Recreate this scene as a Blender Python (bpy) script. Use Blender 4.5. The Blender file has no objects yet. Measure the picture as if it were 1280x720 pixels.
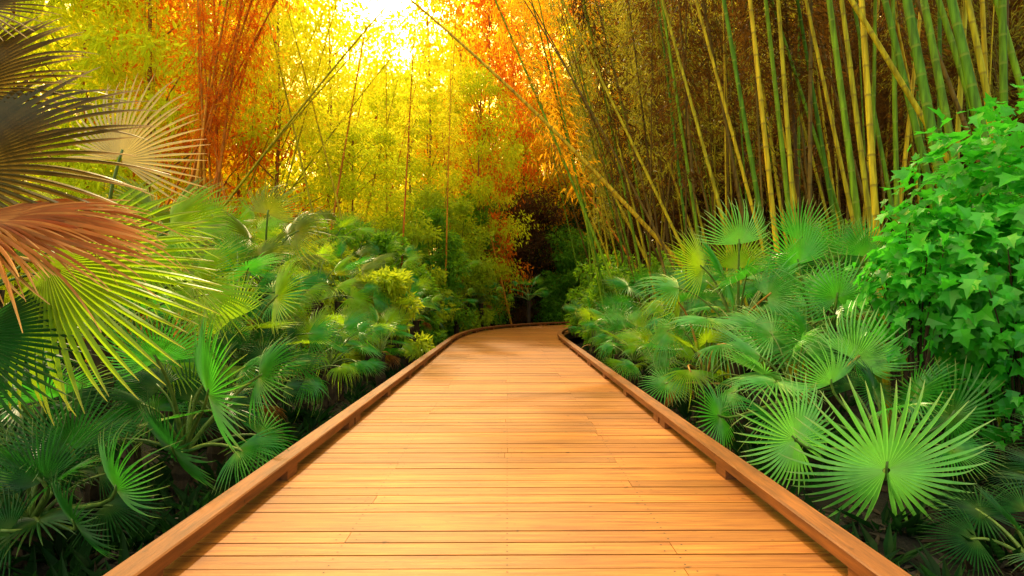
import bpy, math, random
import numpy as np
from mathutils import Vector, Matrix, Quaternion
random.seed(7); rng = np.random.default_rng(7)
C = bpy.context.scene.collection
PI = math.pi
H = 1.2; F = 750.0; CX = 634.0; CY = 372.0; GZ = -0.38
def at(x, y, Y): return Vector(((x-CX)/F*Y, Y, H-(y-CY)/F*Y))

# ------------------------------------------------------------------ helpers
def tag(o, label=None, cat=None, group=None, kind=None):
    if label: o['label'] = label
    if cat: o['category'] = cat
    if group: o['group'] = group
    if kind: o['kind'] = kind
    return o
def empty(name, loc):
    o = bpy.data.objects.new(name, None); o.empty_display_size = .1; C.objects.link(o); o.location = loc; return o
def mesh(name, vs, fs, mat=None, smooth=False, attr=None):
    m = bpy.data.meshes.new(name); m.from_pydata(vs, [], fs)
    if mat: m.materials.append(mat)
    if smooth: m.polygons.foreach_set('use_smooth', [True]*len(m.polygons))
    if attr:
        for k, v in attr.items():
            a = m.attributes.new(k, 'FLOAT', 'POINT'); a.data.foreach_set('value', v)
    m.update(); return m
def obj(name, me, parent=None, mat=None):
    o = bpy.data.objects.new(name, me); C.objects.link(o)
    if parent: o.parent = parent
    if mat:
        o.material_slots[0].link = 'OBJECT'; o.material_slots[0].material = mat
    return o
def tube(pts, rads, n=6, V=None, Fc=None):
    if V is None: V, Fc = [], []
    P = [Vector(p) for p in pts]; b0 = len(V)
    ref = None
    for i, p in enumerate(P):
        t = (P[min(i+1, len(P)-1)]-P[max(i-1, 0)]).normalized()
        if ref is None:
            ref = Vector((1, 0, 0)) if abs(t.x) < .8 else Vector((0, 1, 0))
        u = (ref-t*ref.dot(t)).normalized(); ref = u; w = t.cross(u)
        for k in range(n):
            a = 2*PI*k/n; V.append(tuple(p+(u*math.cos(a)+w*math.sin(a))*rads[i]))
    for i in range(len(P)-1):
        for k in range(n):
            a = b0+i*n+k; b = b0+i*n+(k+1) % n
            Fc.append((a, b, b+n, a+n))
    V.append(tuple(P[-1])); c = len(V)-1
    for k in range(n): Fc.append((b0+(len(P)-1)*n+k, b0+(len(P)-1)*n+(k+1) % n, c))
    return V, Fc
def box(V, Fc, c, ax, ay, az, hx, hy, hz):
    b = len(V); c = Vector(c)
    for sz in (-1, 1):
        for sx, sy in ((-1, -1), (1, -1), (1, 1), (-1, 1)):
            V.append(tuple(c+ax*hx*sx+ay*hy*sy+az*hz*sz))
    for f in ((3, 2, 1, 0), (4, 5, 6, 7), (0, 1, 5, 4), (1, 2, 6, 5), (2, 3, 7, 6), (3, 0, 4, 7)):
        Fc.append(tuple(b+i for i in f))
ORD = ['', 'first', 'second', 'third', 'fourth', 'fifth', 'sixth', 'seventh', 'eighth', 'ninth', 'tenth', 'eleventh', 'twelfth', 'thirteenth', 'fourteenth', 'fifteenth', 'sixteenth', 'seventeenth', 'eighteenth', 'nineteenth', 'twentieth']
def ordw(n):
    if n <= 20: return ORD[n]
    sfx = 'th' if n % 100 in (11, 12, 13) else {1: 'st', 2: 'nd', 3: 'rd'}.get(n % 10, 'th')
    return '%d%s' % (n, sfx)

# ------------------------------------------------------------------ materials
def newmat(name):
    m = bpy.data.materials.new(name); m.use_nodes = True; nt = m.node_tree; nt.nodes.clear()
    return m, nt, nt.nodes.new('ShaderNodeOutputMaterial')
def N(nt, t, **kw):
    n = nt.nodes.new(t)
    for k, v in kw.items():
        if hasattr(n, k): setattr(n, k, v)
        else: n.inputs[k].default_value = v
    return n
def mixc(nt, fac, a, b, bt='MIX'):
    n = nt.nodes.new('ShaderNodeMix'); n.data_type = 'RGBA'; n.blend_type = bt
    for s, v in ((n.inputs[0], fac), (n.inputs[6], a), (n.inputs[7], b)):
        if hasattr(v, 'is_output'): nt.links.new(v, s)
        else: s.default_value = v if not isinstance(v, tuple) else (*v, 1)
    return n.outputs[2]
def leafmat(name, c1, c2, tcol, trans=.45, rough=.4, tip=None, core=None, spec=.5):
    m, nt, out = newmat(name)
    geo = N(nt, 'ShaderNodeNewGeometry'); oi = N(nt, 'ShaderNodeObjectInfo')
    add = N(nt, 'ShaderNodeMath', operation='ADD'); nt.links.new(geo.outputs['Random Per Island'], add.inputs[0]); nt.links.new(oi.outputs['Random'], add.inputs[1])
    fr = N(nt, 'ShaderNodeMath', operation='FRACT'); nt.links.new(add.outputs[0], fr.inputs[0])
    col = mixc(nt, fr.outputs[0], c1, c2)
    tc = N(nt, 'ShaderNodeTexCoord'); no = N(nt, 'ShaderNodeTexNoise', Scale=6.0, Detail=4.0); nt.links.new(tc.outputs['Object'], no.inputs['Vector'])
    rr = N(nt, 'ShaderNodeMapRange'); rr.inputs[1].default_value = .3; rr.inputs[2].default_value = .7; rr.inputs[3].default_value = .65; rr.inputs[4].default_value = 1.3
    nt.links.new(no.outputs[0], rr.inputs[0])
    sc = N(nt, 'ShaderNodeVectorMath', operation='SCALE'); nt.links.new(col, sc.inputs[0]); nt.links.new(rr.outputs[0], sc.inputs['Scale'])
    col = sc.outputs[0]
    tcl = mixc(nt, fr.outputs[0], tcol, tuple(v*.7 for v in tcol))
    if tip:
        a = N(nt, 'ShaderNodeAttribute', attribute_name='rad')
        r = N(nt, 'ShaderNodeMapRange'); r.inputs[1].default_value = .76; r.inputs[2].default_value = 1.03; nt.links.new(a.outputs['Fac'], r.inputs[0])
        col = mixc(nt, r.outputs[0], col, tip); tcl = mixc(nt, r.outputs[0], tcl, tip)
        r2 = N(nt, 'ShaderNodeMapRange'); r2.inputs[1].default_value = .3; r2.inputs[2].default_value = 0.0; r2.inputs[4].default_value = .7; nt.links.new(a.outputs['Fac'], r2.inputs[0])
        col = mixc(nt, r2.outputs[0], col, core)
    p = N(nt, 'ShaderNodeBsdfPrincipled', Roughness=rough); p.inputs['Specular IOR Level'].default_value = spec
    nt.links.new(col, p.inputs['Base Color'])
    t = N(nt, 'ShaderNodeBsdfTranslucent'); nt.links.new(tcl, t.inputs[0])
    mx = N(nt, 'ShaderNodeMixShader'); mx.inputs[0].default_value = trans
    nt.links.new(p.outputs[0], mx.inputs[1]); nt.links.new(t.outputs[0], mx.inputs[2]); nt.links.new(mx.outputs[0], out.inputs[0])
    return m
def solid(name, c1, c2, scale=4.0, rough=.7, stretch=(1, 1, 1), bump=.3, island=False, dist=.01):
    m, nt, out = newmat(name)
    tc = N(nt, 'ShaderNodeTexCoord'); mp = N(nt, 'ShaderNodeMapping'); mp.inputs['Scale'].default_value = stretch
    nt.links.new(tc.outputs['Object'], mp.inputs[0])
    no = N(nt, 'ShaderNodeTexNoise', Scale=scale, Detail=10.0, Roughness=.7); nt.links.new(mp.outputs[0], no.inputs['Vector'])
    r = N(nt, 'ShaderNodeMapRange'); r.inputs[1].default_value = .36; r.inputs[2].default_value = .64; nt.links.new(no.outputs[0], r.inputs[0])
    col = mixc(nt, r.outputs[0], c1, c2)
    if island:
        geo = N(nt, 'ShaderNodeNewGeometry')
        rr = N(nt, 'ShaderNodeMapRange'); rr.inputs[3].default_value = .62; rr.inputs[4].default_value = 1.22; nt.links.new(geo.outputs['Random Per Island'], rr.inputs[0])
        sc = N(nt, 'ShaderNodeVectorMath', operation='SCALE'); nt.links.new(col, sc.inputs[0]); nt.links.new(rr.outputs[0], sc.inputs['Scale']); col = sc.outputs[0]
        n2 = N(nt, 'ShaderNodeTexNoise', Scale=.9, Detail=3.0); nt.links.new(tc.outputs['Object'], n2.inputs['Vector'])
        r3 = N(nt, 'ShaderNodeMapRange'); r3.inputs[1].default_value = .4; r3.inputs[2].default_value = .75; r3.inputs[4].default_value = .45; nt.links.new(n2.outputs[0], r3.inputs[0])
        col = mixc(nt, r3.outputs[0], col, tuple(v*.8 for v in c1))
        n3 = N(nt, 'ShaderNodeTexNoise', Scale=14.0, Detail=2.0); nt.links.new(tc.outputs['Object'], n3.inputs['Vector'])
        r4 = N(nt, 'ShaderNodeMapRange'); r4.inputs[1].default_value = .68; r4.inputs[2].default_value = .76; r4.inputs[4].default_value = .75; nt.links.new(n3.outputs[0], r4.inputs[0])
        col = mixc(nt, r4.outputs[0], col, tuple(v*.3 for v in c1))
    p = N(nt, 'ShaderNodeBsdfPrincipled', Roughness=rough); nt.links.new(col, p.inputs['Base Color']); p.inputs['Specular IOR Level'].default_value = .4
    b = N(nt, 'ShaderNodeBump', Strength=bump, Distance=dist); nt.links.new(no.outputs[0], b.inputs['Height']); nt.links.new(b.outputs[0], p.inputs['Normal'])
    nt.links.new(p.outputs[0], out.inputs[0]); return m
def culmmat(name, c1, c2, band):
    m, nt, out = newmat(name)
    oi = N(nt, 'ShaderNodeObjectInfo'); col = mixc(nt, oi.outputs['Random'], c1, c2)
    tc = N(nt, 'ShaderNodeTexCoord'); mp = N(nt, 'ShaderNodeMapping'); mp.inputs['Scale'].default_value = (14, 14, 1.2); nt.links.new(tc.outputs['Object'], mp.inputs[0])
    no = N(nt, 'ShaderNodeTexNoise', Scale=2.0, Detail=5.0); nt.links.new(mp.outputs[0], no.inputs['Vector'])
    r = N(nt, 'ShaderNodeMapRange'); r.inputs[1].default_value = .35; r.inputs[2].default_value = .7; r.inputs[3].default_value = .5; r.inputs[4].default_value = 1.35; nt.links.new(no.outputs[0], r.inputs[0])
    sc = N(nt, 'ShaderNodeVectorMath', operation='SCALE'); nt.links.new(col, sc.inputs[0]); nt.links.new(r.outputs[0], sc.inputs['Scale'])
    a = N(nt, 'ShaderNodeAttribute', attribute_name='band')
    col = mixc(nt, a.outputs['Fac'], sc.outputs[0], band)
    p = N(nt, 'ShaderNodeBsdfPrincipled', Roughness=.55); p.inputs['Specular IOR Level'].default_value = .15; nt.links.new(col, p.inputs['Base Color']); nt.links.new(p.outputs[0], out.inputs[0]); return m

W_deck = solid('deck_wood', (.21, .055, .008), (.46, .175, .028), 3.0, .5, (.6, 11, 11), .6, True, .005)
W_kerb = solid('kerb_wood', (.12, .034, .006), (.30, .092, .015), 3.0, .6, (9, .7, 9), .6, True, .005)
W_dark = solid('block_wood', (.05, .02, .008), (.10, .045, .015), 5.0, .8)
SCREW = solid('screw', (.02, .012, .01), (.04, .03, .02), 5.0, .6)
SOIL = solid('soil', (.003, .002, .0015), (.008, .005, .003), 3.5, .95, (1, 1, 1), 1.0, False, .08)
BARK = solid('bark', (.02, .01, .006), (.06, .03, .015), 5.0, .9, (4, 4, .6), .8, False, .03)
BARK_GLOW = solid('glow_tinted_bark', (.20, .06, .012), (.34, .13, .03), 5.0, .9, (4, 4, .6), .6)  # bark colour carries the red-orange glow wash over the left trunks
TIP = (.34, .34, .08)
G_emer = leafmat('emerald_frond', (.018, .17, .020), (.08, .34, .035), (.12, .68, .04), .42, .32, TIP, (.3, .42, .06), .5)
G_mint = leafmat('mint_frond', (.07, .30, .05), (.18, .46, .11), (.25, .8, .10), .42, .32, (.4, .5, .2), (.35, .55, .12), .5)
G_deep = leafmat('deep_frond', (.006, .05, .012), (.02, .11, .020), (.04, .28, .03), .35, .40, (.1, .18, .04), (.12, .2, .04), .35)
G_lime = leafmat('lime_frond', (.11, .27, .010), (.25, .42, .015), (.55, .9, .02), .5, .36, TIP, (.5, .5, .1), .4)
G_olive = leafmat('olive_frond', (.06, .12, .010), (.17, .22, .015), (.42, .52, .02), .42, .40, TIP, (.3, .22, .06), .3)
G_bronze = leafmat('bronze_frond', (.030, .028, .006), (.085, .055, .012), (.26, .17, .02), .38, .38, (.6, .4, .2), (.3, .16, .05), .4)
G_pale = leafmat('silvery_frond', (.34, .28, .14), (.5, .40, .22), (.6, .5, .22), .4, .4, (.6, .33, .13), (.5, .4, .2))
G_dead = leafmat('dead_frond', (.12, .030, .006), (.62, .25, .05), (.8, .30, .04), .38, .55, (.85, .52, .18), (.25, .08, .02), .3)
PET = solid('petiole_green', (.06, .12, .02), (.18, .26, .05), 6.0, .45, (1, 1, 1), .1)
PET_O = solid('petiole_orange', (.4, .16, .03), (.55, .3, .06), 6.0, .45, (1, 1, 1), .1)
S_maple = leafmat('lobed_leaf', (.012, .20, .012), (.08, .46, .03), (.12, .85, .04), .42, .38, spec=.45)
S_green = leafmat('shrub_leaf', (.04, .16, .008), (.13, .29, .015), (.36, .70, .02), .45, .5, spec=.2)
S_lime = leafmat('shrub_leaf_lime', (.20, .30, .01), (.34, .42, .015), (.75, .9, .03), .5, .5, spec=.2)
S_maroon = leafmat('shrub_leaf_maroon', (.04, .016, .006), (.10, .045, .012), (.24, .11, .02), .4, .55, spec=.2)
S_dark = leafmat('shrub_leaf_dark', (.014, .045, .006), (.04, .09, .012), (.10, .22, .015), .4, .55, spec=.2)
T_glow_yel = leafmat('glow_tinted_yellow_leaf', (.68, .56, .01), (.8, .66, .015), (1.0, .95, .03), .65, .6, spec=.1)  # yellow of the sun glow put into the leaf colour
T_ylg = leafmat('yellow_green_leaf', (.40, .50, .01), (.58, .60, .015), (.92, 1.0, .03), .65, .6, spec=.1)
T_glow_org = leafmat('glow_tinted_orange_leaf', (.80, .24, .006), (.8, .42, .01), (1.0, .55, .02), .65, .6, spec=.1)  # green foliage under orange flare; the flare is painted into the leaf colour
T_glow_red = leafmat('glow_tinted_red_leaf', (.78, .10, .006), (.8, .22, .01), (1.0, .30, .015), .65, .6, spec=.1)  # red wash of the sun haze painted into the leaf colour
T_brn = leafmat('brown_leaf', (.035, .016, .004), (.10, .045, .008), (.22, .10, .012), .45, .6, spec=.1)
B_leaf = leafmat('bamboo_leaf', (.10, .11, .008), (.20, .18, .015), (.44, .40, .03), .5, .5, spec=.2)
C_green = culmmat('culm_green', (.06, .16, .004), (.18, .29, .006), (.24, .30, .04))
C_yel = culmmat('culm_yellow', (.58, .38, .010), (.38, .32, .010), (.24, .16, .03))
C_gold = culmmat('culm_gold', (.55, .34, .015), (.55, .34, .015), (.25, .16, .04))
C_brn = culmmat('culm_brown', (.10, .050, .010), (.20, .12, .016), (.08, .05, .02))
C_glow_red = culmmat('culm_glow_tinted_red', (.62, .13, .012), (.7, .28, .02), (.45, .09, .01))  # red-orange glow over the canes painted into their colour
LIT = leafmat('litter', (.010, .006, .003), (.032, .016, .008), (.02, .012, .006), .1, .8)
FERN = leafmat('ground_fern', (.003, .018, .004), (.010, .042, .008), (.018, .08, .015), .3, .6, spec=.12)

# ------------------------------------------------------------------ path
S = []; x = 0.; y = -4.; th = 0.; s = -4.; ds = .05
while s < 52:
    S.append((x, y, th)); s += ds
    if s > 15: th = min(1.32, th+.0145*(s-15)*ds)
    x += math.sin(th)*ds; y += math.cos(th)*ds
PATH = np.array([(a, b) for a, b, c in S[::10]])
def pdist(px, py): return float(np.min(np.hypot(PATH[:, 0]-px, PATH[:, 1]-py)))
def frame(s):
    f = min(len(S)-2.001, max(0, (s+4)/ds)); i = int(f); f -= i
    a, b, t = [S[i][k]*(1-f)+S[i+1][k]*f for k in range(3)]
    return Vector((a, b, 0)), Vector((math.sin(t), math.cos(t), 0)), Vector((math.cos(t), -math.sin(t), 0))
UP = Vector((0, 0, 1))
V, Fc = [], []; MI = []
s = -3.5; pitch = .142
while s < 46:
    c, t, n = frame(s)
    hw = 1.62
    cuts = [-hw]+([random.choice((-.8, 0, .8))+random.uniform(-.02, .02)] if random.random() < .4 else [])+[hw]
    for a, b in zip(cuts[:-1], cuts[1:]):
        dz = random.uniform(-.002, .002)
        th_sp = pitch*.5-.0042-random.random()*.0016
        box(V, Fc, c+n*((a+b)/2)+UP*(-.02+dz), n, t, UP, (b-a)/2-.0015, th_sp, .02); MI += [0]*6
        if -1 < s < 13:
            for e in (a+.05, b-.05, -.8 if a < -1.05 and b > -.7 else None, .0 if a < -.05 and b > .05 else None, .8 if a < .7 and b > .9 else None):
                if e is None: continue
                for q in (-.035, .035):
                    b0 = len(V); p0 = c+n*e+t*q+UP*(dz+.0012)
                    for k in range(6): V.append(tuple(p0+Vector((math.cos(k*PI/3), math.sin(k*PI/3), 0))*.0055))
                    Fc.append(tuple(range(b0, b0+6))); MI.append(1)
    s += pitch
me = mesh('boardwalk', V, Fc, W_deck); me.materials.append(SCREW); me.polygons.foreach_set('material_index', MI)
o = obj('boardwalk', me); tag(o, 'long orange timber boardwalk of cross planks curving right into the forest', 'boardwalk', kind='structure')
for side, nm in ((-1, 'left'), (1, 'right')):
    root = empty('kerb_rail', frame(-3)[0]+Vector((side*1.5, 0, 0)))
    tag(root, 'low orange timber kerb rail raised on blocks along the %s edge of the boardwalk' % nm, 'kerb rail', 'kerb rails of the boardwalk')
    off = root.location
    s = -4.1
    while s < 44:
        L = 4.9; V, Fc = [], []; rows = []
        ns = 12 if s > 10 else 2
        g = .001
        for k in range(ns+1):
            q = s+g+(L-2*g)*k/ns; c, t, n = frame(q)
            rows.append([c+n*side*w+UP*z-off for w, z in ((1.435, .066), (1.435, .122), (1.442, .129), (1.558, .129), (1.565, .122), (1.565, .066))])
        for r in rows: V += [tuple(p) for p in r]
        for k in range(ns):
            for j in range(6):
                a = k*6+j; b = k*6+(j+1) % 6; Fc.append((a, b, b+6, a+6))
        Fc += [tuple(range(6)), tuple(range(ns*6, ns*6+6))]
        obj('rail_timber', mesh('rail_timber', V, Fc, W_kerb), root)
        for k in (0.12, 1.65, 3.25, 4.78):
            V, Fc = [], []; c, t, n = frame(s+k)
            box(V, Fc, c+n*side*1.498+UP*.0335-off, n, t, UP, .060, .09, .0315)
            obj('spacer_block', mesh('spacer_block', V, Fc, W_kerb), root)
        s += L
    V, Fc = [], []; rows = []
    for k in range(120):
        q = -3.5+k*.41; c, t, n = frame(q)
        rows.append([c+n*side*w+UP*z-off for w, z in ((1.575, -.25), (1.575, -.042), (1.615, -.042), (1.615, -.25))])
    for r in rows: V += [tuple(p) for p in r]
    for k in range(119):
        for j in range(4):
            a = k*4+j; b = k*4+(j+1) % 4; Fc.append((a, b, b+4, a+4))
    obj('edge_beam', mesh('edge_beam', V, Fc, W_dark), root)

# ground
V, Fc = [], []
n = 90; xs = [((i/n)*2-1) for i in range(n+1)]
def gz(x, y): return GZ+.06*math.sin(x*1.3+y*.7)+.05*math.sin(y*1.7-x*.4)
gx = [math.copysign(abs(v)**2.2, v)*120 for v in xs]; gy = [15+math.copysign(abs(v)**2.0, v)*120 for v in xs]
for j in range(n+1):
    for i in range(n+1): V.append((gx[i], gy[j], gz(gx[i], gy[j])-(0.0 if pdist(gx[i], gy[j]) > 2 else .08)))
for j in range(n):
    for i in range(n):
        a = j*(n+1)+i; Fc.append((a, a+1, a+n+2, a+n+1))
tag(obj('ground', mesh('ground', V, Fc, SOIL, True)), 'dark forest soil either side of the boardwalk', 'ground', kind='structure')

# ------------------------------------------------------------------ leaf clouds
def leaves(P, D, Nn, L, Wd, fold=.15):
    D = D/np.linalg.norm(D, axis=1, keepdims=True)
    X = np.cross(D, Nn); X /= np.linalg.norm(X, axis=1, keepdims=True)+1e-9
    Nz = np.cross(X, D); L = L[:, None]; Wd = Wd[:, None]
    a = P; b = P+D*L*.42-X*Wd+Nz*Wd*fold*2; c = P+D*L-Nz*L*.12; d = P+D*L*.42+X*Wd+Nz*Wd*fold*2
    V = np.stack([a, b, c, d], 1).reshape(-1, 3)
    n = len(P); Fq = np.arange(n*4).reshape(n, 4)
    return V.tolist(), Fq.tolist()
def rdir(n): v = rng.normal(size=(n, 3)); return v/np.linalg.norm(v, axis=1, keepdims=True)
def cloud(name, cents, rads, per, L, asp, mat, droop=.5):
    Ps, Ds, Ns = [], [], []
    for c, r in zip(cents, rads):
        k = int(per*(.6+.8*rng.random()))
        d = rdir(k); q = rng.random(k)**.45
        Ps.append(np.array(c)+d*(q*1.0)[:, None]*np.array(r))
        Ds.append(d*.7+rdir(k)*.8+np.array([0, 0, -droop])); Ns.append(rdir(k)+np.array([0, 0, .9]))
    P = np.concatenate(Ps); n = len(P)
    Ls = L*(.6+.8*rng.random(n)); V, Fc = leaves(P, np.concatenate(Ds), np.concatenate(Ns), Ls, Ls*asp*.5)
    return mesh(name, V, Fc, mat)

TREEV = []
for v in range(6):
    cents, rads = [], []
    for k in range(74 if v < 4 else 76):
        a = rng.random()*2*PI; z = 1.2+rng.random()**1.1*15.3; rr = (3.3 if z > 4 else 2.8)*math.sqrt(rng.random())*(1-.35*max(0, (z-10)/7))
        cents.append((rr*math.cos(a), rr*math.sin(a), z)); r0 = .55+rng.random()*.75; rads.append((r0*1.2, r0*1.2, r0*.75))
    cm = cloud('crown', cents, rads, 145 if v < 4 else 105, .24, .38, T_glow_yel, .5)
    V, Fc = tube([(0, 0, -.5), (.1, 0, 4), (-.1, .1, 9), (.05, 0, 15)], [.11, .09, .06, .03], 8)
    for c in cents[::4]:
        z0 = max(.8, c[2]-2.0); tube([(0.05, 0, z0), (c[0]*.5, c[1]*.5, (z0+c[2])/2+.3), c], [.035, .02, .01], 5, V, Fc)
    TREEV.append((cm, mesh('trunk', V, Fc, BARK, True)))
def tree(x, y, mat, label, sc=1.0, sz=1.0, group=None, bark=None, cat='tree', i=None):
    t = empty('forest_tree', (x, y, GZ)); t.rotation_euler = (0, 0, random.uniform(0, 6.28)); t.scale = (sc, sc, sz)
    v = TREEV[random.randrange(4) if i is None else i]
    obj('crown', v[0], t, mat); obj('trunk', v[1], t, bark or BARK)
    tag(t, label, cat, group); return t
TREES = [  # yellow, orange and red crowns stand in for the flare glow
 (20, 17, T_ylg, 'yellow-green', 1.0, .95), (110, 21, T_ylg, 'yellow-green', 1.1, 1.0), (185, 16, T_ylg, 'yellow-green', .85, .9), (150, 26, T_glow_yel, 'glow-tinted bright yellow', 1.0, 1.2),
 (255, 19, T_glow_red, 'glow-tinted red-orange', .85, 1.0), (300, 22, T_glow_org, 'glow-tinted orange', .9, 1.0), (345, 18, T_ylg, 'yellow-green', .7, .8), (380, 28, T_glow_yel, 'glow-tinted bright yellow', .9, 1.0),
 (220, 25, T_glow_org, 'glow-tinted orange', 1.0, 1.15), (410, 24, T_ylg, 'yellow-green', .9, .92), (470, 33, T_glow_yel, 'glow-tinted golden yellow', 1.1, 1.0), (440, 19, T_ylg, 'yellow-green', .55, .45),
 (510, 25, T_ylg, 'yellow-green', .7, .65), (535, 27, T_glow_yel, 'glow-tinted bright yellow', .8, .98), (575, 33, T_glow_org, 'glow-tinted orange', 1.0, 1.2), (600, 27, T_ylg, 'yellow-green', .6, .75), (435, 31, T_glow_yel, 'glow-tinted golden yellow', .8, 1.0),
 (640, 37, T_glow_org, 'glow-tinted orange', 1.2, 1.3), (565, 29, T_ylg, 'yellow-green', .6, .65), (655, 35, T_ylg, 'yellow-green', .8, .7), (700, 36, T_ylg, 'yellow-green', .9, .85), (745, 34, T_glow_org, 'glow-tinted orange', 1.1, 1.2), (612, 29, T_glow_red, 'glow-tinted red-orange', .65, 1.1),
 (-60, 24, T_ylg, 'yellow-green', 1.3, 1.1), (-120, 15, T_ylg, 'yellow-green', 1.0, 1.0), (690, 39, T_glow_red, 'glow-tinted red-orange', 1.1, 1.35), (800, 33, T_brn, 'olive brown', 1.1, 1.2),
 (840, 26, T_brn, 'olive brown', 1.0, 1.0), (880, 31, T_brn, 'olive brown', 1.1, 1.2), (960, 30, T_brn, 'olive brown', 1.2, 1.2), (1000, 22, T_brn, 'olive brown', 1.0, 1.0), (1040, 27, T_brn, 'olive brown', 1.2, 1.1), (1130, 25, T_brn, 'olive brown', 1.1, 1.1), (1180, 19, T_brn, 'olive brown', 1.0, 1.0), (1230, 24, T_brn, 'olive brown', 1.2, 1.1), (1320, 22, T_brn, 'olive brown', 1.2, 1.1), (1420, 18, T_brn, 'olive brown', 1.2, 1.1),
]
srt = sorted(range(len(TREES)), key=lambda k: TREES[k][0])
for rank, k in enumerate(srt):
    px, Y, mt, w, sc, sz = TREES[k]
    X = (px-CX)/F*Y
    tree(X, Y, mt, 'slender tree with %s leaves, %s from the left in the background forest' % (w, ordw(rank+1)), sc, sz, 'background forest trees', BARK_GLOW if px < 650 else BARK, i=random.choice((4, 5)) if 330 < px < 560 and sz > .7 else None)
cents, rads = [], []
for k in range(460):
    a = rng.uniform(-1.15, 1.0); R = rng.uniform(43, 50)
    cents.append((R*math.sin(a), R*math.cos(a), rng.random()*(23 if not -.34 < a < -.08 else 16.8))); rads.append((2.6, 1.6, 1.8))
tag(obj('distant_forest', cloud('distant_forest', cents, rads, 150, .95, .5, T_glow_yel, .4)), 'far mass of glow-tinted golden yellow forest foliage closing the view', 'forest', kind='stuff')
cents, rads = [], []
for k in range(260):
    a = rng.uniform(-.05, 1.1); R = rng.uniform(38, 42)
    cents.append((R*math.sin(a), R*math.cos(a), rng.random()*(21 if a > .16 else 7))); rads.append((2.4, 1.4, 1.7))
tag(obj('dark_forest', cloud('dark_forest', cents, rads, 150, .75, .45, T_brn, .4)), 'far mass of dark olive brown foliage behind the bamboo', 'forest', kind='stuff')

# ------------------------------------------------------------------ shrubs
def shrub(x, y, rad, h, mat, label, per=90, L=.15, asp=.4, group=None, ncl=24):
    t = empty('leafy_shrub', (x, y, gz(x, y))); cents, rads = [], []
    ncl = int(ncl*max(1, h/3))
    for k in range(ncl):
        a = rng.random()*2*PI; z = h*(.08+.92*rng.random()); rr = rad*math.sqrt(rng.random())*(1-.4*(z/h)**2)
        cents.append((rr*math.cos(a), rr*math.sin(a), z)); r0 = rad*(.22+.2*rng.random()); rads.append((r0, r0, r0*.8))
    obj('foliage', cloud('foliage', cents, rads, per, L, asp, mat, .3), t)
    V, Fc = [], []
    for c in cents[::2]: tube([(c[0]*.08, c[1]*.08, -.05), (c[0]*.45, c[1]*.45, c[2]*.55), c], [.022, .014, .004], 5, V, Fc)
    obj('stems', mesh('stems', V, Fc, BARK, True), t)
    tag(t, label, 'shrub', group); return t
SH = [ # px, Y, rad, h, mat, words
 (400, 13, 1.0, 2.7, S_lime, 'lime green'), (445, 15, 1.1, 3.3, S_green, 'mid green'), (490, 16.5, 1.1, 3.2, S_green, 'mid green'),
 (515, 19, 1.2, 4.2, S_lime, 'yellow-green'), (545, 21, 1.2, 4.6, S_green, 'mid green'), (570, 24, 1.3, 5.2, S_lime, 'lime green'), (540, 23, 1.3, 5.6, S_lime, 'lime green'),
 (588, 27, 1.4, 6.2, S_green, 'mid green'), (600, 31, 1.5, 6.2, S_green, 'mid green'), (640, 31.5, 1.5, 6.4, S_maroon, 'maroon brown'), (690, 31.5, 1.2, 2.6, S_green, 'mid green'), (668, 32, 1.6, 7.4, S_maroon, 'maroon brown'), (712, 31.5, 1.5, 5.0, S_green, 'mid green'),
 (615, 33, 1.6, 5.6, S_green, 'mid green'), (655, 33, 1.5, 4.4, S_dark, 'dark green'), (640, 37, 2.2, 8.5, S_maroon, 'maroon brown'), (350, 11, 1.0, 2.5, S_lime, 'lime green'), (535, 16.5, .8, 2.0, S_green, 'mid green'), (480, 12.5, .8, 2.0, S_lime, 'lime green'),
 (560, 20, .8, 2.2, S_green, 'mid green'), (590, 25, .9, 2.6, S_green, 'mid green'), (698, 34, 2.0, 6.8, S_dark, 'dark green'),
 (755, 20, 1.2, 2.8, S_green, 'mid green'), (735, 28, 1.3, 4.6, S_green, 'mid green'), (770, 15.5, 1.0, 2.2, S_green, 'mid green'), (790, 24, 1.2, 3.6, S_maroon, 'maroon brown'), (840, 14, 1.1, 2.5, S_green, 'mid green'), (930, 12.5, 1.2, 2.6, S_green, 'mid green'), (1040, 11, 1.2, 2.8, S_green, 'mid green'), (740, 25, 1.0, 2.4, S_green, 'mid green'),
]
for rank, k in enumerate(sorted(range(len(SH)), key=lambda k: SH[k][0])):
    px, Y, r, h, mt, w = SH[k]; X = (px-CX)/F*Y
    tr = 0
    while pdist(X, Y) < 2.0+r*.7 and tr < 40: X += .1*(-1 if px < 610 or Y > 30 else 1); Y += (.15 if Y > 24 else 0); tr += 1
    shrub(X, Y, r, h, mt, 'bushy %s shrub, %s from the left behind the palms' % (w, ordw(rank+1)), 150, .17, .42, 'undergrowth shrubs')

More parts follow.
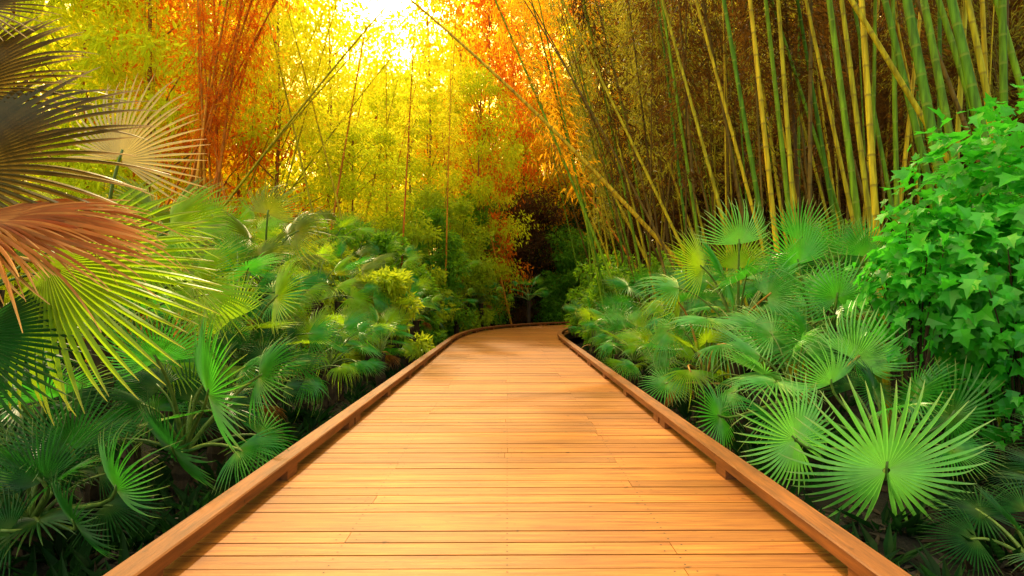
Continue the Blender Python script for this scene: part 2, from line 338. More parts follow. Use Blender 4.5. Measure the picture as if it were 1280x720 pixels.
def lobed(P, D, Nn, L):
    pts = [(0, 0), (-.2, .04), (-.5, .10), (-.38, .32), (-.56, .62), (-.26, .62), (0, 1.1), (.26, .62), (.56, .62), (.38, .32), (.5, .10), (.2, .04)]
    V, Fc = [], []
    for p, d, nn, l in zip(P, D, Nn, L):
        d = Vector(d).normalized(); xx = d.cross(Vector(nn)).normalized(); nz = xx.cross(d)
        p = Vector(p); b = len(V)
        V.append(tuple(p+d*l*.38-nz*l*.05))
        for u, v in pts: V.append(tuple(p+xx*u*l+d*v*l+nz*l*(.26*abs(u)-.24*v*v)))
        for k in range(12): Fc.append((b, b+1+k, b+1+(k+1) % 12))
    return V, Fc
def maple_shrub(cx, cy, rx, ry, z0, z1, n, label, lsz=.125):
    t = empty('lobed_leaf_shrub', (cx, cy, gz(cx, cy))); zc = (z0+z1)/2-t.location.z; rz = (z1-z0)/2
    P, D, Nn, L = [], [], [], []
    bumps = rdir(22)
    for k in range(n):
        d = Vector(rdir(1)[0]); q = random.uniform(.5, 1.0)
        bf = max(bumps @ np.array(d)); q *= .50+.56*max(0, (bf-.75)*4)
        p = Vector((d.x*rx*q, d.y*ry*q, zc+d.z*rz*q))
        P.append(p); D.append(d*.7+Vector(rdir(1)[0])*.7+Vector((0, -.1, -.4))); Nn.append(d*.8+Vector((0, -.3, .8))+Vector(rdir(1)[0])*.6); L.append(lsz*random.uniform(.5, 1.35))
    V, Fc = lobed(P, D, Nn, L); obj('foliage', mesh('foliage', V, Fc, S_maple), t)
    V, Fc = [], []
    for k in range(0, n, max(1, n//30)):
        c = P[k]; tube([(c.x*.2, c.y*.2, 0), (c.x*.35, c.y*.35, c.z*.6), tuple(c)], [.012, .009, .003], 5, V, Fc)
    obj('stems', mesh('stems', V, Fc, BARK, True), t)
    tag(t, label, 'shrub'); return t
maple_shrub(4.15, 4.8, 1.1, .9, .0, 2.9, 2900, 'tall emerald shrub with lobed maple-like leaves at the right edge', .118)
maple_shrub(3.35, 4.9, .48, .45, .7, 2.05, 520, 'narrow emerald lobed-leaf shrub leaning out left of the tallest one', .105)
maple_shrub(5.3, 5.6, 1.2, 1.0, 0.0, 3.1, 1500, 'emerald lobed-leaf shrub mostly hidden behind the tallest one', .12)

# ------------------------------------------------------------------ bamboo
def fol_mesh(seed, n, zl, rr):
    P, D, Nn = [], [], []
    for k in range(n):
        z = zl*rng.random()**.8; a = rng.random()*2*PI; l = rr*(.3+.7*rng.random())
        e = np.array([math.cos(a)*l, math.sin(a)*l, z+l*.3])
        for j in range(14):
            q = rng.random(); P.append(np.array([0, 0, z])*(1-q)+e*q+rng.normal(size=3)*.08+np.array([0, 0, -.25*q*q]))
            D.append(np.array([math.cos(a), math.sin(a), -1.0])+rng.normal(size=3)*.5); Nn.append(rng.normal(size=3)+np.array([0, 0, 1.]))
    nn = len(P); L = .2*(.6+.7*rng.random(nn)); V, Fc = leaves(np.array(P), np.array(D), np.array(Nn), L, L*.085)
    return mesh('foliage', V, Fc, B_leaf)
BF = [fol_mesh(k, 100, 8.0, 1.0) for k in range(3)]
CULMS = []
def culm(base, top, r, mat, word, sag=.02, fol=True, seg=.36, folz=.4, where='', mf=None):
    base = Vector(base); top = Vector(top); L = (top-base).length; d = (top-base)/L
    pts, rad, band = [], [], []; nn = 8
    def P(q): return d*L*q+UP*(L*sag*4*q*(1-q))
    seg = seg*random.uniform(.85, 1.15)
    ts = np.arange(0, L, seg)
    for tt in ts:
        for dz, f, b in ((-.035, .97, .0), (-.022, .98, .6), (-.008, 1.0, .6), (.0, 1.08, .2), (.010, 1.0, .0)):
            z = tt+dz
            if z < 0 or z > L: continue
            tap = 1-.75*(z/L)**1.6
            pts.append(P(z/L)); rad.append(r*f*tap); band.append(b)
    V, Fc = tube(pts, rad, nn)
    bb = [b for b in band for _ in range(nn)]+[0]
    t = empty('bamboo_culm', base)
    obj('stem', mesh('stem', V, Fc, mat, True, {'band': bb}), t)
    if fol:
        f = obj('foliage', random.choice(BF), t, mf or B_leaf); f.location = P(folz)
        dd = (P(.95)-P(folz)); f.rotation_mode = 'QUATERNION'; f.rotation_quaternion = UP.rotation_difference(dd.normalized()) @ Quaternion(UP, random.uniform(0, 6)); sc = dd.length/8.0; f.scale = (.8, .8, sc)
    CULMS.append((t, mat, r, d.x, where, (base.x/base.y)))
    return t
def culm_px(x0, y0, x1, y1, Y, Y1, r, mat, **kw):
    a = at(x0, y0, Y); b = at(x1, y1, Y1); d = b-a
    q0 = (GZ-.05-a.z)/d.z; base = a+d*q0
    if pdist(base.x, base.y) < 1.9: base.x += math.copysign(1.0, base.x)
    Lh = kw.pop('h', 11.0); q1 = (Lh-a.z)/d.z; top = a+d*q1
    return culm(base, top, r, mat, '', **kw)
for a in [
 (1170, 175, 1138, 0, 6.4, 6.6, .054, C_green), (1190, 165, 1160, 0, 6.8, 7.1, .048, C_green), (1145, 150, 1110, 0, 7.4, 7.6, .046, C_green),
 (1228, 150, 1194, 0, 6.2, 6.4, .052, C_green), (1245, 150, 1216, 0, 7.0, 7.2, .040, C_yel), (1215, 120, 1178, 0, 7.8, 8.0, .046, C_green),
 (1070, 240, 1040, 0, 7.5, 7.7, .044, C_green), (1100, 320, 1082, 0, 7.0, 7.2, .042, C_yel), (1085, 240, 1056, 0, 8.4, 8.6, .04, C_yel),
 (948, 250, 906, 0, 8.8, 9.0, .040, C_green), (965, 245, 940, 0, 8.4, 8.6, .040, C_yel), (985, 240, 960, 0, 9.2, 9.3, .044, C_green), (992, 240, 976, 0, 8.8, 9.0, .040, C_yel),
 (1168, 175, 1062, 0, 6.9, 7.1, .034, C_yel), (1015, 240, 1018, 0, 9.8, 10, .038, C_brn), (1038, 235, 1000, 0, 10.4, 10.6, .042, C_green),
 (1124, 200, 1122, 0, 8.8, 8.9, .040, C_green), (1262, 120, 1262, 0, 6.8, 6.8, .044, C_green), (1290, 140, 1252, 0, 7.2, 7.4, .044, C_green),
 (900, 262, 828, 0, 10.2, 10.4, .034, C_yel), (870, 270, 850, 0, 11.5, 11.7, .036, C_brn), (925, 250, 880, 0, 11, 11, .038, C_brn),
 (842, 292, 700, 0, 11.5, 11.8, .034, C_yel), (820, 300, 745, 0, 13, 13.5, .036, C_brn), (1205, 150, 1216, 0, 8.6, 8.6, .040, C_yel), (1140, 170, 1160, 0, 9.6, 9.6, .036, C_yel),
 (1060, 240, 1010, 0, 9.0, 9.2, .032, C_yel), (1110, 220, 1070, 0, 9.6, 9.9, .036, C_green), (940, 260, 870, 0, 9.8, 10, .032, C_yel), (1000, 240, 985, 0, 11, 11.2, .036, C_brn),
 (1180, 170, 1182, 0, 9.0, 9.0, .034, C_green), (1210, 160, 1150, 0, 8.2, 8.4, .032, C_brn), (1095, 220, 1100, 0, 9.4, 9.4, .032, C_green), (1240, 130, 1236, 0, 8.0, 8.0, .034, C_yel)]:
    culm_px(*a, h=random.uniform(10, 13), sag=.012, fol=True, folz=.62, where='front')
for a in [(820, 320, 545, 45, 12.5, 12.5, .052, C_gold), (800, 290, 690, 60, 14, 14, .036, C_brn), (790, 305, 640, 20, 15, 16, .04, C_yel), (770, 310, 600, 60, 20, 22, .045, C_glow_red), (860, 290, 770, 40, 14, 14, .035, C_yel), (815, 300, 700, 90, 12, 12.5, .03, C_brn), (750, 310, 660, 100, 19, 20, .035, C_yel), (740, 320, 690, 130, 22, 22, .035, C_yel), (765, 310, 705, 60, 18, 18, .03, C_yel)]:
    culm_px(*a, h=8.5, sag=.04, fol=False, where='leaning')
for a in [(322, 225, 482, 20, 13, 12, .034, C_yel), (335, 205, 425, 95, 15, 15, .03, C_yel), (372, 240, 470, 100, 17, 17, .035, C_yel), (465, 245, 492, 120, 20, 20, .05, C_yel), (560, 260, 548, 110, 25, 25, .05, C_glow_red), (600, 250, 560, 90, 27, 27, .05, C_glow_red)]:
    culm_px(*a, h=8.5, sag=.03, fol=False, where='left')
for k in range(16):
    x0 = 262+random.uniform(-14, 22); x1 = 262+(k/15-.25)*120+random.uniform(-6, 6)
    culm_px(x0, 190, x1, 0, 14+random.uniform(-.7, .7), 14+random.uniform(-1, 1), random.uniform(.028, .045), C_glow_red, h=11, sag=.015, fol=(k % 2 == 0), folz=.42, where='glowclump', mf=T_glow_red if k % 4 else T_glow_org)  # red cane and leaf colours imitate the glow wash here
for k in range(195):
    px = random.uniform(715, 1330); Y = random.uniform(10.5, 24) if px > 840 else random.uniform(13, 24)
    X = (px-CX)/F*Y
    if pdist(X, Y) < 2.4: continue
    ln = random.gauss(-.13, .11)
    hh = random.uniform(9, 13)
    culm((X, Y, GZ), (X+ln*hh, Y+random.uniform(-.8, .8), hh), random.uniform(.018, .036), random.choice([C_brn, C_brn, C_yel, C_green]), '', sag=.015, fol=(k % 2 != 0), folz=random.uniform(.3, .55), where='back', mf=(random.choice([T_glow_org, B_leaf]) if px < 830 else random.choice([B_leaf, T_brn, T_brn])))  # orange foliage near the path imitates warm light on the grove
for k in range(26):
    px = random.uniform(60, 560); Y = random.uniform(15, 22); X = (px-CX)/F*Y
    if pdist(X, Y) < 2.4: continue
    hh = random.uniform(9, 12); ln = random.gauss(.05, .2)
    culm((X, Y, GZ), (X+ln*hh, Y, hh), random.uniform(.02, .035), random.choice([C_yel, C_yel, C_glow_red]), '', sag=.015, fol=True, folz=.5, where='farleft', mf=T_glow_yel)
WN = {C_green.name: 'green', C_yel.name: 'yellow', C_gold.name: 'golden', C_brn.name: 'brown', C_glow_red.name: 'glow-tinted red-orange'}
WH = {'front': 'right grove\'s front rank', 'leaning': 'leaning path-end canes', 'left': 'slanting left canes',
      'glowclump': 'glow-tinted upper-left clump', 'back': 'right grove\'s crowded rear', 'farleft': 'thin far-left canes'}
for w in WH:
    L_ = sorted([c for c in CULMS if c[4] == w], key=lambda c: c[5])
    for i, c in enumerate(L_):
        t, mat, r, lx, _, _ = c
        tag(t, '%s %s bamboo cane %s, %s from the left in the %s' % ('thick' if r > .043 else 'slim', WN[mat.name], 'leaning left' if lx < -.12 else ('leaning right' if lx > .12 else 'standing upright'), ordw(i+1), WH[w]), 'bamboo', 'bamboo canes in the '+WH[w])

# ------------------------------------------------------------------ fan palm fronds
def blade(name, half, nseg, split, droop, fold, tipdroop, jag, seed, cup=.0, rows=9):
    R = random.Random(seed); V, Fc, A = [], [], []
    dth = 2*half/nseg
    for i in range(nseg):
        th = -half+dth*(i+.5)
        ln = (1-.22*(abs(th)/half)**2)*R.uniform(1-jag, 1)
        td = tipdroop*R.uniform(.3, 1.7); tw = R.uniform(-.5, .5)*jag*2; side = R.uniform(-1, 1)*jag*.5
        if R.random() < jag*.8: td *= 2.0
        b = len(V)
        for j in range(rows):
            q = (j/(rows-1)); r = .03+(ln-.03)*q
            if r < split: w = r*math.tan(dth/2)*1.0
            else:
                u = (r-split)/(ln-split+1e-6); w = split*math.tan(dth/2)*(1+.25*u)*(1-u**2.0)+.0015
            u = max(0, (r-split)/(1-split))
            thh = th+side*u*u*.35
            ca, sa = math.sin(thh), math.cos(thh)
            z = -droop*r*r+cup*r*abs(math.sin(th))-td*u**2.2
            rr = r-.55*td*u**2.5
            fz = w*fold
            perp = (sa, -ca)
            zl = tw*w*u
            for s_, dz in ((-1, 0), (0, fz), (1, 0)):
                V.append((ca*rr+perp[0]*w*s_, sa*rr+perp[1]*w*s_, z+dz+zl*s_)); A.append(r/ln)
        for j in range(rows-1):
            for c in (0, 1):
                a = b+j*3+c; Fc.append((a, a+1, a+4, a+3))
    return mesh(name, V, Fc, G_emer, False, {'rad': A})
BL = {'full': [blade('frond', 3.0, 44, .27, .06, 1.0, .12, .14, 31, rows=12)],
      'star': [blade('frond', 2.95, 40, .24, .05, 1.1, .08, .16, 21, rows=10), blade('frond', 2.6, 36, .22, .10, 1.1, .14, .18, 22, rows=10)],
      'half': [blade('frond', 1.75, 34, .24, .08, 1.1, .06, .15, 3), blade('frond', 1.9, 36, .22, .14, 1.1, .14, .18, 4), blade('frond', 1.5, 30, .22, .12, 1.1, .22, .2, 5)],
      'stiff': [blade('frond', 1.35, 28, .22, .04, 1.1, .04, .14, 6)],
      'droop': [blade('frond', 1.7, 36, .28, .15, .9, .6, .25, 7), blade('frond', 2.0, 40, .26, .2, .9, .45, .25, 8)],
      'dead': [blade('frond', 1.15, 32, .22, .08, 1.7, .16, .32, 9, rows=14), blade('frond', 1.25, 34, .20, .12, 1.7, .22, .35, 10, rows=14)],
      'big': [blade('frond', 1.55, 40, .36, .08, 1.0, .12, .12, 11, rows=14), blade('frond', 1.4, 36, .32, .12, 1.0, .2, .16, 12, rows=14)]}
CAM = Vector((0, 0, H))
def frond(root, crown, hast, d, nrm, size, kind, mat, pm=None, pr=.010, arch=.12):
    d = Vector(d).normalized(); nrm = Vector(nrm); nrm = (nrm-d*nrm.dot(d)).normalized(); xx = d.cross(nrm)
    o = obj('frond', random.choice(BL[kind]), root, mat)
    M = Matrix((xx, d, nrm)).transposed().to_4x4(); M = Matrix.Translation(Vector(hast)-root.location) @ M @ Matrix.Diagonal((size*random.choice((-1, 1)), size, size, 1))
    o.matrix_local = M
    a = Vector(crown)-root.location; b = Vector(hast)-root.location; L = (b-a).length
    m2 = b-d*L*.3
    m1 = a*.7+b*.3+UP*L*arch
    pts = []
    for k in range(8):
        q = k/7; pts.append(a*(1-q)**3+m1*3*q*(1-q)**2+m2*3*q*q*(1-q)+b*q**3)
    pts.append(b+d*size*.10)
    V, Fc = tube(pts, [pr*(1.5-.8*k/8) for k in range(9)], 5)
    Mi = M.inverted(); V = [tuple(Mi @ Vector(v)) for v in V]
    obj('petiole', mesh('petiole', V, Fc, pm or PET, True), o)
    return o
def trunk_part(root, crown):
    c = Vector(crown)-root.location
    V, Fc = [], []
    n = 7; pts = [Vector((c.x*q, c.y*q, -.05+(c.z+.05)*q)) for q in [k/n for k in range(n+1)]]
    tube(pts, [.075+.02*(k % 2) for k in range(n+1)], 8, V, Fc)
    for k in range(14):
        q = random.random(); a = random.uniform(0, 2*PI); p = Vector((c.x*q, c.y*q, c.z*q)); e = Vector((math.cos(a), math.sin(a), 0))
        tube([p+e*.05, p+e*.13+UP*.09], [.025, .008], 4, V, Fc)
    obj('trunk', mesh('trunk', V, Fc, BARK), root)
def palm(x, y, h, nf, size, mats, label, plen=.7, kinds=('half', 'star', 'stiff', 'half', 'half', 'droop'), bias=.6, heroes=(), group=None, emin=5, dead=0, pm=None):
    z0 = gz(x, y); root = empty('fan_palm', (x, y, z0)); crown = Vector((x, y, z0+h)); trunk_part(root, crown)
    ph = random.uniform(0, 6.28)
    for i in range(nf):
        q = (i+.5)/nf; ph += 2.4
        el = math.radians(82-(82-emin)*q+random.uniform(-8, 8)); L = plen*random.uniform(.75, 1.2)
        for tries in range(8):
            out = Vector((math.cos(ph)*math.cos(el), math.sin(ph)*math.cos(el), math.sin(el)))
            hst = crown+out*L
            if pdist(hst.x, hst.y) > 1.75+size*.35: break
            ph += .8
        else: continue
        pitch = random.uniform(.1, .45)+.25*q
        hz = Vector((out.x, out.y, 0)).normalized() if out.xy.length > .05 else Vector((1, 0, 0))
        e2 = el-pitch; d = hz*math.cos(e2)+UP*math.sin(e2)
        tc = (CAM-hst).normalized()
        nrm = UP+hz*-.3*math.sin(el)+tc*bias+Vector(rdir(1)[0])*.25
        frond(root, crown, hst, d, nrm, size*random.uniform(.75, 1.15), random.choice(kinds), random.choice(mats), pm)
    for k in range(dead):
        a = random.uniform(0, 6.28); hst = crown+Vector((math.cos(a)*.35, math.sin(a)*.35, -.05))
        frond(root, crown, hst, (math.cos(a), math.sin(a), -1.2), (math.cos(a), math.sin(a), .6), size*.8, 'dead', G_dead, PET_O)
    for (hp, d, nrm, sz, kind, mt, *rest) in heroes:
        frond(root, crown, hp, d, nrm, sz, kind, mt, rest[0] if rest else pm, .013)
    tag(root, label, 'palm', group); return root

palm(3.0, 4.75, .25, 8, .45, [G_emer, G_deep], 'low fan palm with a big bright round frond beside the right kerb, nearest of all', .5,
     heroes=[(at(1108, 588, 4.0), (-.15, -.35, .85), (-.3, -1, .35), .76, 'full', G_mint), (at(995, 550, 4.5), (-.5, -.2, .5), (-.2, -1, .4), .56, 'full', G_mint),
             (at(1200, 655, 4.3), (.5, -.2, -.1), (0, -.8, .8), .5, 'half', G_deep), (at(1040, 480, 4.9), (-.2, -.3, .6), (0, -1, .4), .5, 'half', G_mint), (at(1190, 520, 4.6), (.3, -.2, .7), (0, -1, .3), .5, 'star', G_emer)])
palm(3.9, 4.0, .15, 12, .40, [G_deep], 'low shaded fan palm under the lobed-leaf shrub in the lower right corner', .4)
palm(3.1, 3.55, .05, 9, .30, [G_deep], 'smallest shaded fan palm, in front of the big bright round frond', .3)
palm(2.7, 5.6, .5, 10, .48, [G_emer, G_mint], 'fan palm with drooping split fronds behind the big bright round frond', .6,
     heroes=[(at(1070, 450, 5.0), (.15, -.5, .5), (0, -1, .6), .62, 'droop', G_mint, PET_O), (at(955, 470, 5.6), (-.1, -.5, .2), (0, -1, .7), .55, 'half', G_mint), (at(965, 520, 5.2), (-.5, -.5, .1), (0, -.8, .9), .5, 'half', G_emer), (at(900, 520, 5.6), (-.5, -.3, .3), (0, -1, .6), .42, 'star', G_emer)])
palm(3.25, 6.2, .9, 11, .5, [G_emer, G_mint], 'fan palm with a dark round frond left of the lobed-leaf shrub', .7,
     heroes=[(at(1048, 372, 5.6), (-.1, -.3, .8), (-.1, -1, .3), .52, 'star', G_emer), (at(1000, 330, 6.2), (-.3, -.3, .8), (0, -1, .4), .6, 'half', G_emer), (at(1010, 420, 5.7), (-.5, -.4, .3), (0, -1, .5), .5, 'half', G_emer), (at(1085, 320, 6.0), (.3, -.3, .8), (0, -1, .4), .5, 'half', G_emer)])
palm(3.9, 7.2, 1.5, 12, .6, [G_deep, G_emer, G_emer], 'tall dark spiky fan palm in front of the thick green canes', .7, kinds=('stiff', 'half'), emin=15)
palm(2.7, 7.0, 1.1, 12, .58, [G_emer, G_lime, G_mint], 'bright fan palm standing highest in the middle of the right bank', .8,
     heroes=[(at(925, 305, 6.6), (-.1, -.3, .9), (0, -1, .4), .62, 'half', G_mint), (at(880, 335, 6.9), (-.7, -.3, .5), (0, -1, .6), .6, 'half', G_lime), (at(960, 370, 6.2), (.3, -.5, .4), (0, -1, .6), .6, 'droop', G_mint, PET_O), (at(1000, 300, 7.0), (.5, -.3, .6), (0, -1, .4), .6, 'half', G_emer)])
palm(2.45, 7.4, .5, 11, .52, [G_emer, G_lime, G_mint], 'fan palm with a hanging yellow-green frond over the right kerb', .6,
     heroes=[(at(862, 462, 6.7), (0, -.6, -.3), (0, -1, .5), .5, 'half', G_lime, PET_O), (at(905, 430, 6.6), (.1, -.7, 0), (0, -1, .7), .55, 'droop', G_mint, PET_O), (at(850, 380, 7.2), (-.4, -.4, .3), (0, -1, .6), .55, 'half', G_lime, PET_O)], dead=2)
palm(-3.3, 3.0, 1.15, 1, .7, [G_bronze], 'huge fan palm with bronze, green and dead orange fronds at the left edge', .8, kinds=('big',), emin=40,
     heroes=[(at(60, 330, 3.0), (.85, -.15, -.40), (.05, -1, .45), .92, 'big', G_lime, PET_O),
             (at(-60, 215, 2.9), (.95, -.1, .16), (.1, -1, .5), 1.05, 'big', G_bronze),
             (at(-60, 120, 3.2), (.95, -.1, .3), (.1, -1, .5), .8, 'big', G_bronze),
             (at(-50, 275, 2.6), (.97, -.15, -.02), (.05, -.45, .95), 1.05, 'dead', G_dead, PET_O),
             (at(-20, 290, 2.5), (.97, -.15, -.08), (0, -.35, 1), .9, 'dead', G_dead, PET_O),
             (at(-10, 280, 2.55), (.97, -.1, .12), (0, -.5, .95), .7, 'dead', G_dead, PET_O),
             (at(-30, 10, 3.2), (.8, 0, .3), (.1, -.8, .6), .6, 'stiff', G_bronze),
             (at(-40, 420, 2.8), (.8, -.2, -.5), (.1, -1, .5), .62, 'big', G_deep)])
palm(-3.1, 4.6, 1.3, 9, .6, [G_olive, G_lime], 'fan palm with a silvery frond and lime fronds behind the huge left palm', .7,
     heroes=[(at(150, 200, 4.2), (.35, -.1, .9), (0, -1, .3), .75, 'half', G_pale), (at(215, 285, 4.3), (.75, -.3, .3), (0, -1, .6), .6, 'half', G_lime), (at(180, 330, 4.1), (.5, -.4, -.4), (0, -1, .6), .6, 'half', G_lime), (at(240, 350, 4.4), (.7, -.4, .0), (0, -1, .6), .55, 'half', G_lime)])
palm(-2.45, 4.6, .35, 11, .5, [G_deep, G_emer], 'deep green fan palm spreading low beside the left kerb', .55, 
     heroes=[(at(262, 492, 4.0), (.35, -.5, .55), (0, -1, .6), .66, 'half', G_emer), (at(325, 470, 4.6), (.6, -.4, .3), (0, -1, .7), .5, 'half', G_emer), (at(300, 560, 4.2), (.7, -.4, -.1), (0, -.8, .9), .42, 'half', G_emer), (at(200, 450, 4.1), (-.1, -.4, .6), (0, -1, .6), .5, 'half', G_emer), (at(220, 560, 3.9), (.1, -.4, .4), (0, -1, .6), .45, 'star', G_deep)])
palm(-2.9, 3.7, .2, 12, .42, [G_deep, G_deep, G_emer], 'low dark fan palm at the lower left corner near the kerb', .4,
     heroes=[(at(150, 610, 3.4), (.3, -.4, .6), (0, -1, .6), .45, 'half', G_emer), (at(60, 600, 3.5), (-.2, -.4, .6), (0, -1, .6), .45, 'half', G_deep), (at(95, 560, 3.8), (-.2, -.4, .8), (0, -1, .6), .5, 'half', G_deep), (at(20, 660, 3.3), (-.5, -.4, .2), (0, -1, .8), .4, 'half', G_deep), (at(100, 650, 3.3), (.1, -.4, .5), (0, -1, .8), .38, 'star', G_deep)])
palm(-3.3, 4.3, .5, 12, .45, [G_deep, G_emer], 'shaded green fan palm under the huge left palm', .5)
palm(-2.9, 6.6, .8, 11, .52, [G_lime, G_emer], 'bright lime fan palm in the middle of the left bank', .7,
     heroes=[(at(345, 372, 5.9), (.5, -.4, .3), (0, -1, .6), .55, 'half', G_lime), (at(290, 400, 5.6), (-.2, -.4, .5), (0, -1, .6), .5, 'half', G_lime)])
palm(-3.3, 8.2, 1.6, 12, .58, [G_olive, G_lime], 'taller olive fan palm with folded drooping fronds behind the lime palm', .7,
     heroes=[(at(335, 268, 7.6), (.2, -.3, .8), (0, -1, .5), .6, 'droop', G_olive), (at(370, 290, 7.8), (.7, -.3, .2), (0, -1, .5), .6, 'droop', G_olive)])
def row(name, specs, mats):
    for i, (X, Y, h, nf, sz) in enumerate(specs):
        mt = mats(Y)
        mw = {G_emer.name: 'green', G_deep.name: 'dark green', G_lime.name: 'lime green', G_olive.name: 'olive green'}[mt[0].name]
        palm(X, Y, h, nf, sz, mt, '%s fan palm, %s from the near end of the %s' % (mw, ordw(i+1), name), .62 if Y < 12 else .8, group='fan palms of the '+name, dead=1 if i % 4 == 1 else 0)
def mk(side, off, Ys, h0, h1, sz0, sz1, nf):
    out = []
    for Y in Ys:
        c, t, n = frame(Y); p = c+n*side*(off+random.uniform(-.25, .3)); q = (Y-3)/20
        out.append((p.x, p.y, h0+(h1-h0)*q+random.uniform(-.1, .15), nf, sz0+(sz1-sz0)*q))
    return out
row('left bank front row', mk(-1, 2.4, [5.6, 6.5, 7.4, 8.3, 9.3, 10.4, 11.6, 12.8, 14, 15.4, 17, 18.8, 20.8, 23, 25.5], .25, 1.2, .40, .46, 13), lambda Y: [G_emer, G_deep] if Y < 7 else ([G_emer, G_lime] if random.random() < .75 else [G_emer, G_deep]))
row('left bank middle row', mk(-1, 3.2, [5.4, 6.8, 8.2, 9.7, 11.3, 13, 15, 17.2, 19.6, 22], .9, 2.5, .48, .56, 13), lambda Y: [G_lime, G_emer] if random.random() < .7 else [G_olive, G_emer])
row('left bank back row', mk(-1, 4.4, [5.5, 7.5, 9.5, 11.5, 14, 17, 20], 1.6, 3.4, .6, .65, 12), lambda Y: [G_lime, G_olive])
row('right bank front row', mk(1, 2.3, [8.4, 9.4, 10.5, 11.7, 13, 14.6, 16.4, 18.4], .25, .7, .42, .5, 12), lambda Y: [G_emer, G_lime] if random.random() < .5 else [G_emer, G_mint])
row('right bank middle row', mk(1, 3.3, [8.4, 9.9, 11.6, 13.6, 16, 18.5], .9, 1.5, .55, .6, 12), lambda Y: [G_lime, G_emer] if random.random() < .5 else [G_emer, G_mint])
row('right bank back row', mk(1, 4.8, [7.6, 9.2, 11.2, 13.5], 1.3, 1.8, .6, .6, 11), lambda Y: [G_emer, G_deep])

# ------------------------------------------------------------------ litter and ground cover
n = 15000; P = np.zeros((n, 3)); k = 0
while k < n:
    Y = 2.2+rng.random()**1.6*22; X = (rng.random()*2-1)*(3+Y*.8)
    if pdist(X, Y) < 1.7: continue
    P[k] = (X, Y, gz(X, Y)+.01+rng.random()*.03); k += 1
D = rng.normal(size=(n, 3)); D[:, 2] *= .25; NN = rng.normal(size=(n, 3))*.5+np.array([0, 0, 1.]); L = .05+.11*rng.random(n)
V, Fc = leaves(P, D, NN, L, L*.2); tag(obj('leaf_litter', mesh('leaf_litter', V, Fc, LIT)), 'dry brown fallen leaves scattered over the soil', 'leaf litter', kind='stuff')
P, D = [], []
for k in range(1500):
    Y = 2.6+rng.random()**1.6*20; X = (rng.random()*2-1)*(3+Y*.7)
    if pdist(X, Y) < 1.95: continue
    for j in range(16):
        a = rng.random()*6.28; P.append((X+.05*math.cos(a), Y+.05*math.sin(a), gz(X, Y))); D.append((math.cos(a), math.sin(a), .5+rng.random()*1.2))
n = len(P); L = .12+.22*rng.random(n); V, Fc = leaves(np.array(P), np.array(D), np.tile([0, 0, 1.], (n, 1))+rng.normal(size=(n, 3))*.2, L, L*.1)
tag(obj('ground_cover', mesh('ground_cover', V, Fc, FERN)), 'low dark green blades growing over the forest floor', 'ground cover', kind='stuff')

# ------------------------------------------------------------------ light, world, camera
az = math.radians(-12); el = math.radians(50)
sd = Vector((math.sin(az)*math.cos(el), math.cos(az)*math.cos(el), math.sin(el)))
sl = bpy.data.lights.new('sun', 'SUN'); sl.energy = 5.0; sl.angle = math.radians(2.0); sl.color = (1, .82, .48)
so = bpy.data.objects.new('sun', sl); C.objects.link(so); so.rotation_mode = 'QUATERNION'; so.rotation_quaternion = sd.to_track_quat('Z', 'Y'); so.location = (0, 0, 30)
w = bpy.data.worlds.new('World'); bpy.context.scene.world = w; w.use_nodes = True; nt = w.node_tree; nt.nodes.clear()
out = nt.nodes.new('ShaderNodeOutputWorld')
sky = nt.nodes.new('ShaderNodeTexSky'); sky.sky_type = 'NISHITA'; sky.sun_disc = False; sky.sun_elevation = el; sky.sun_rotation = az
bg = nt.nodes.new('ShaderNodeBackground'); bg.inputs[1].default_value = .06; nt.links.new(sky.outputs[0], bg.inputs[0])
tc = nt.nodes.new('ShaderNodeTexCoord')
prev = bg
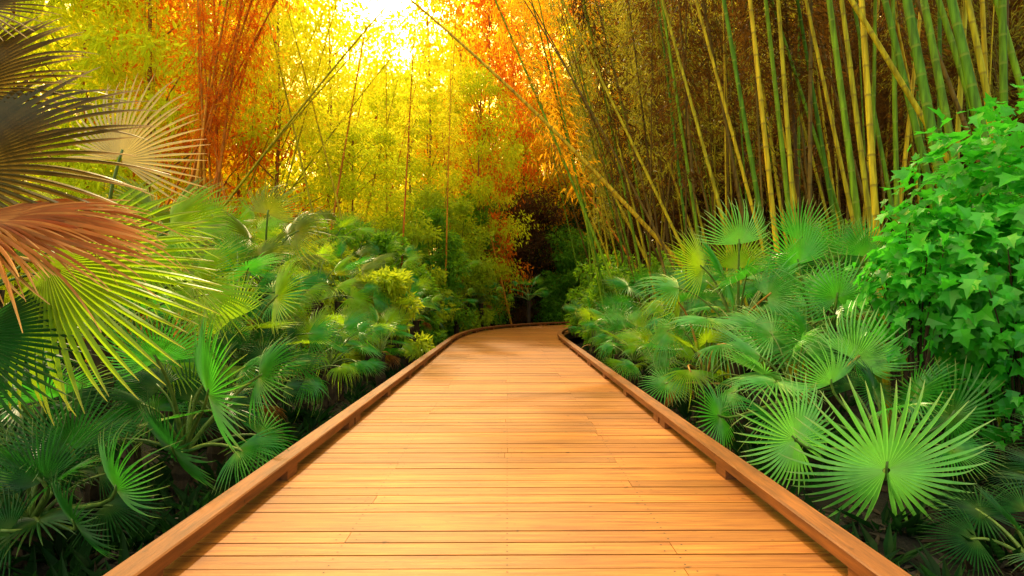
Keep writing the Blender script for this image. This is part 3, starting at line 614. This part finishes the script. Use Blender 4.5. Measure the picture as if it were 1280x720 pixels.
def lobe(elv, pw, st, col, a_=None):
    global prev
    a_ = az if a_ is None else math.radians(a_)
    ge = math.radians(elv); gd = (math.sin(a_)*math.cos(ge), math.cos(a_)*math.cos(ge), math.sin(ge))
    dt = N(nt, 'ShaderNodeVectorMath', operation='DOT_PRODUCT'); dt.inputs[1].default_value = gd; nt.links.new(tc.outputs['Generated'], dt.inputs[0])
    mx = N(nt, 'ShaderNodeMath', operation='MAXIMUM'); nt.links.new(dt.outputs['Value'], mx.inputs[0]); mx.inputs[1].default_value = 0
    p = N(nt, 'ShaderNodeMath', operation='POWER'); nt.links.new(mx.outputs[0], p.inputs[0]); p.inputs[1].default_value = pw
    m_ = N(nt, 'ShaderNodeMath', operation='MULTIPLY'); nt.links.new(p.outputs[0], m_.inputs[0]); m_.inputs[1].default_value = st
    b = nt.nodes.new('ShaderNodeBackground'); b.inputs[0].default_value = col; nt.links.new(m_.outputs[0], b.inputs[1])
    a = nt.nodes.new('ShaderNodeAddShader'); nt.links.new(prev.outputs[0], a.inputs[0]); nt.links.new(b.outputs[0], a.inputs[1]); prev = a
lobe(28, 220, 55, (1, .80, .3, 1)); lobe(34, 12, 14, (1, .5, .012, 1)); lobe(50, 2, 3.0, (1, .72, .16, 1)); lobe(40, 3, 2.0, (1, .9, .45, 1), -105); lobe(45, 3, 1.3, (.75, 1, .8, 1), 170)  # last two lobes are fill light added from the side and behind the camera
b = nt.nodes.new('ShaderNodeBackground'); b.inputs[0].default_value = (.95, 1, .62, 1); b.inputs[1].default_value = .30
a = nt.nodes.new('ShaderNodeAddShader'); nt.links.new(prev.outputs[0], a.inputs[0]); nt.links.new(b.outputs[0], a.inputs[1])
nt.links.new(a.outputs[0], out.inputs[0])
cam = bpy.data.cameras.new('camera'); cam.lens = 36*F/1280; cam.clip_end = 500; cam.clip_start = .05
co = bpy.data.objects.new('camera', cam); C.objects.link(co); co.location = (0, 0, H)
co.rotation_euler = (PI/2+math.atan((CY-360)/F), 0, -math.atan((640-CX)/F)); bpy.context.scene.camera = co
sc = bpy.context.scene; sc.view_settings.view_transform = 'Standard'; sc.view_settings.look = 'None'; sc.view_settings.exposure = 0
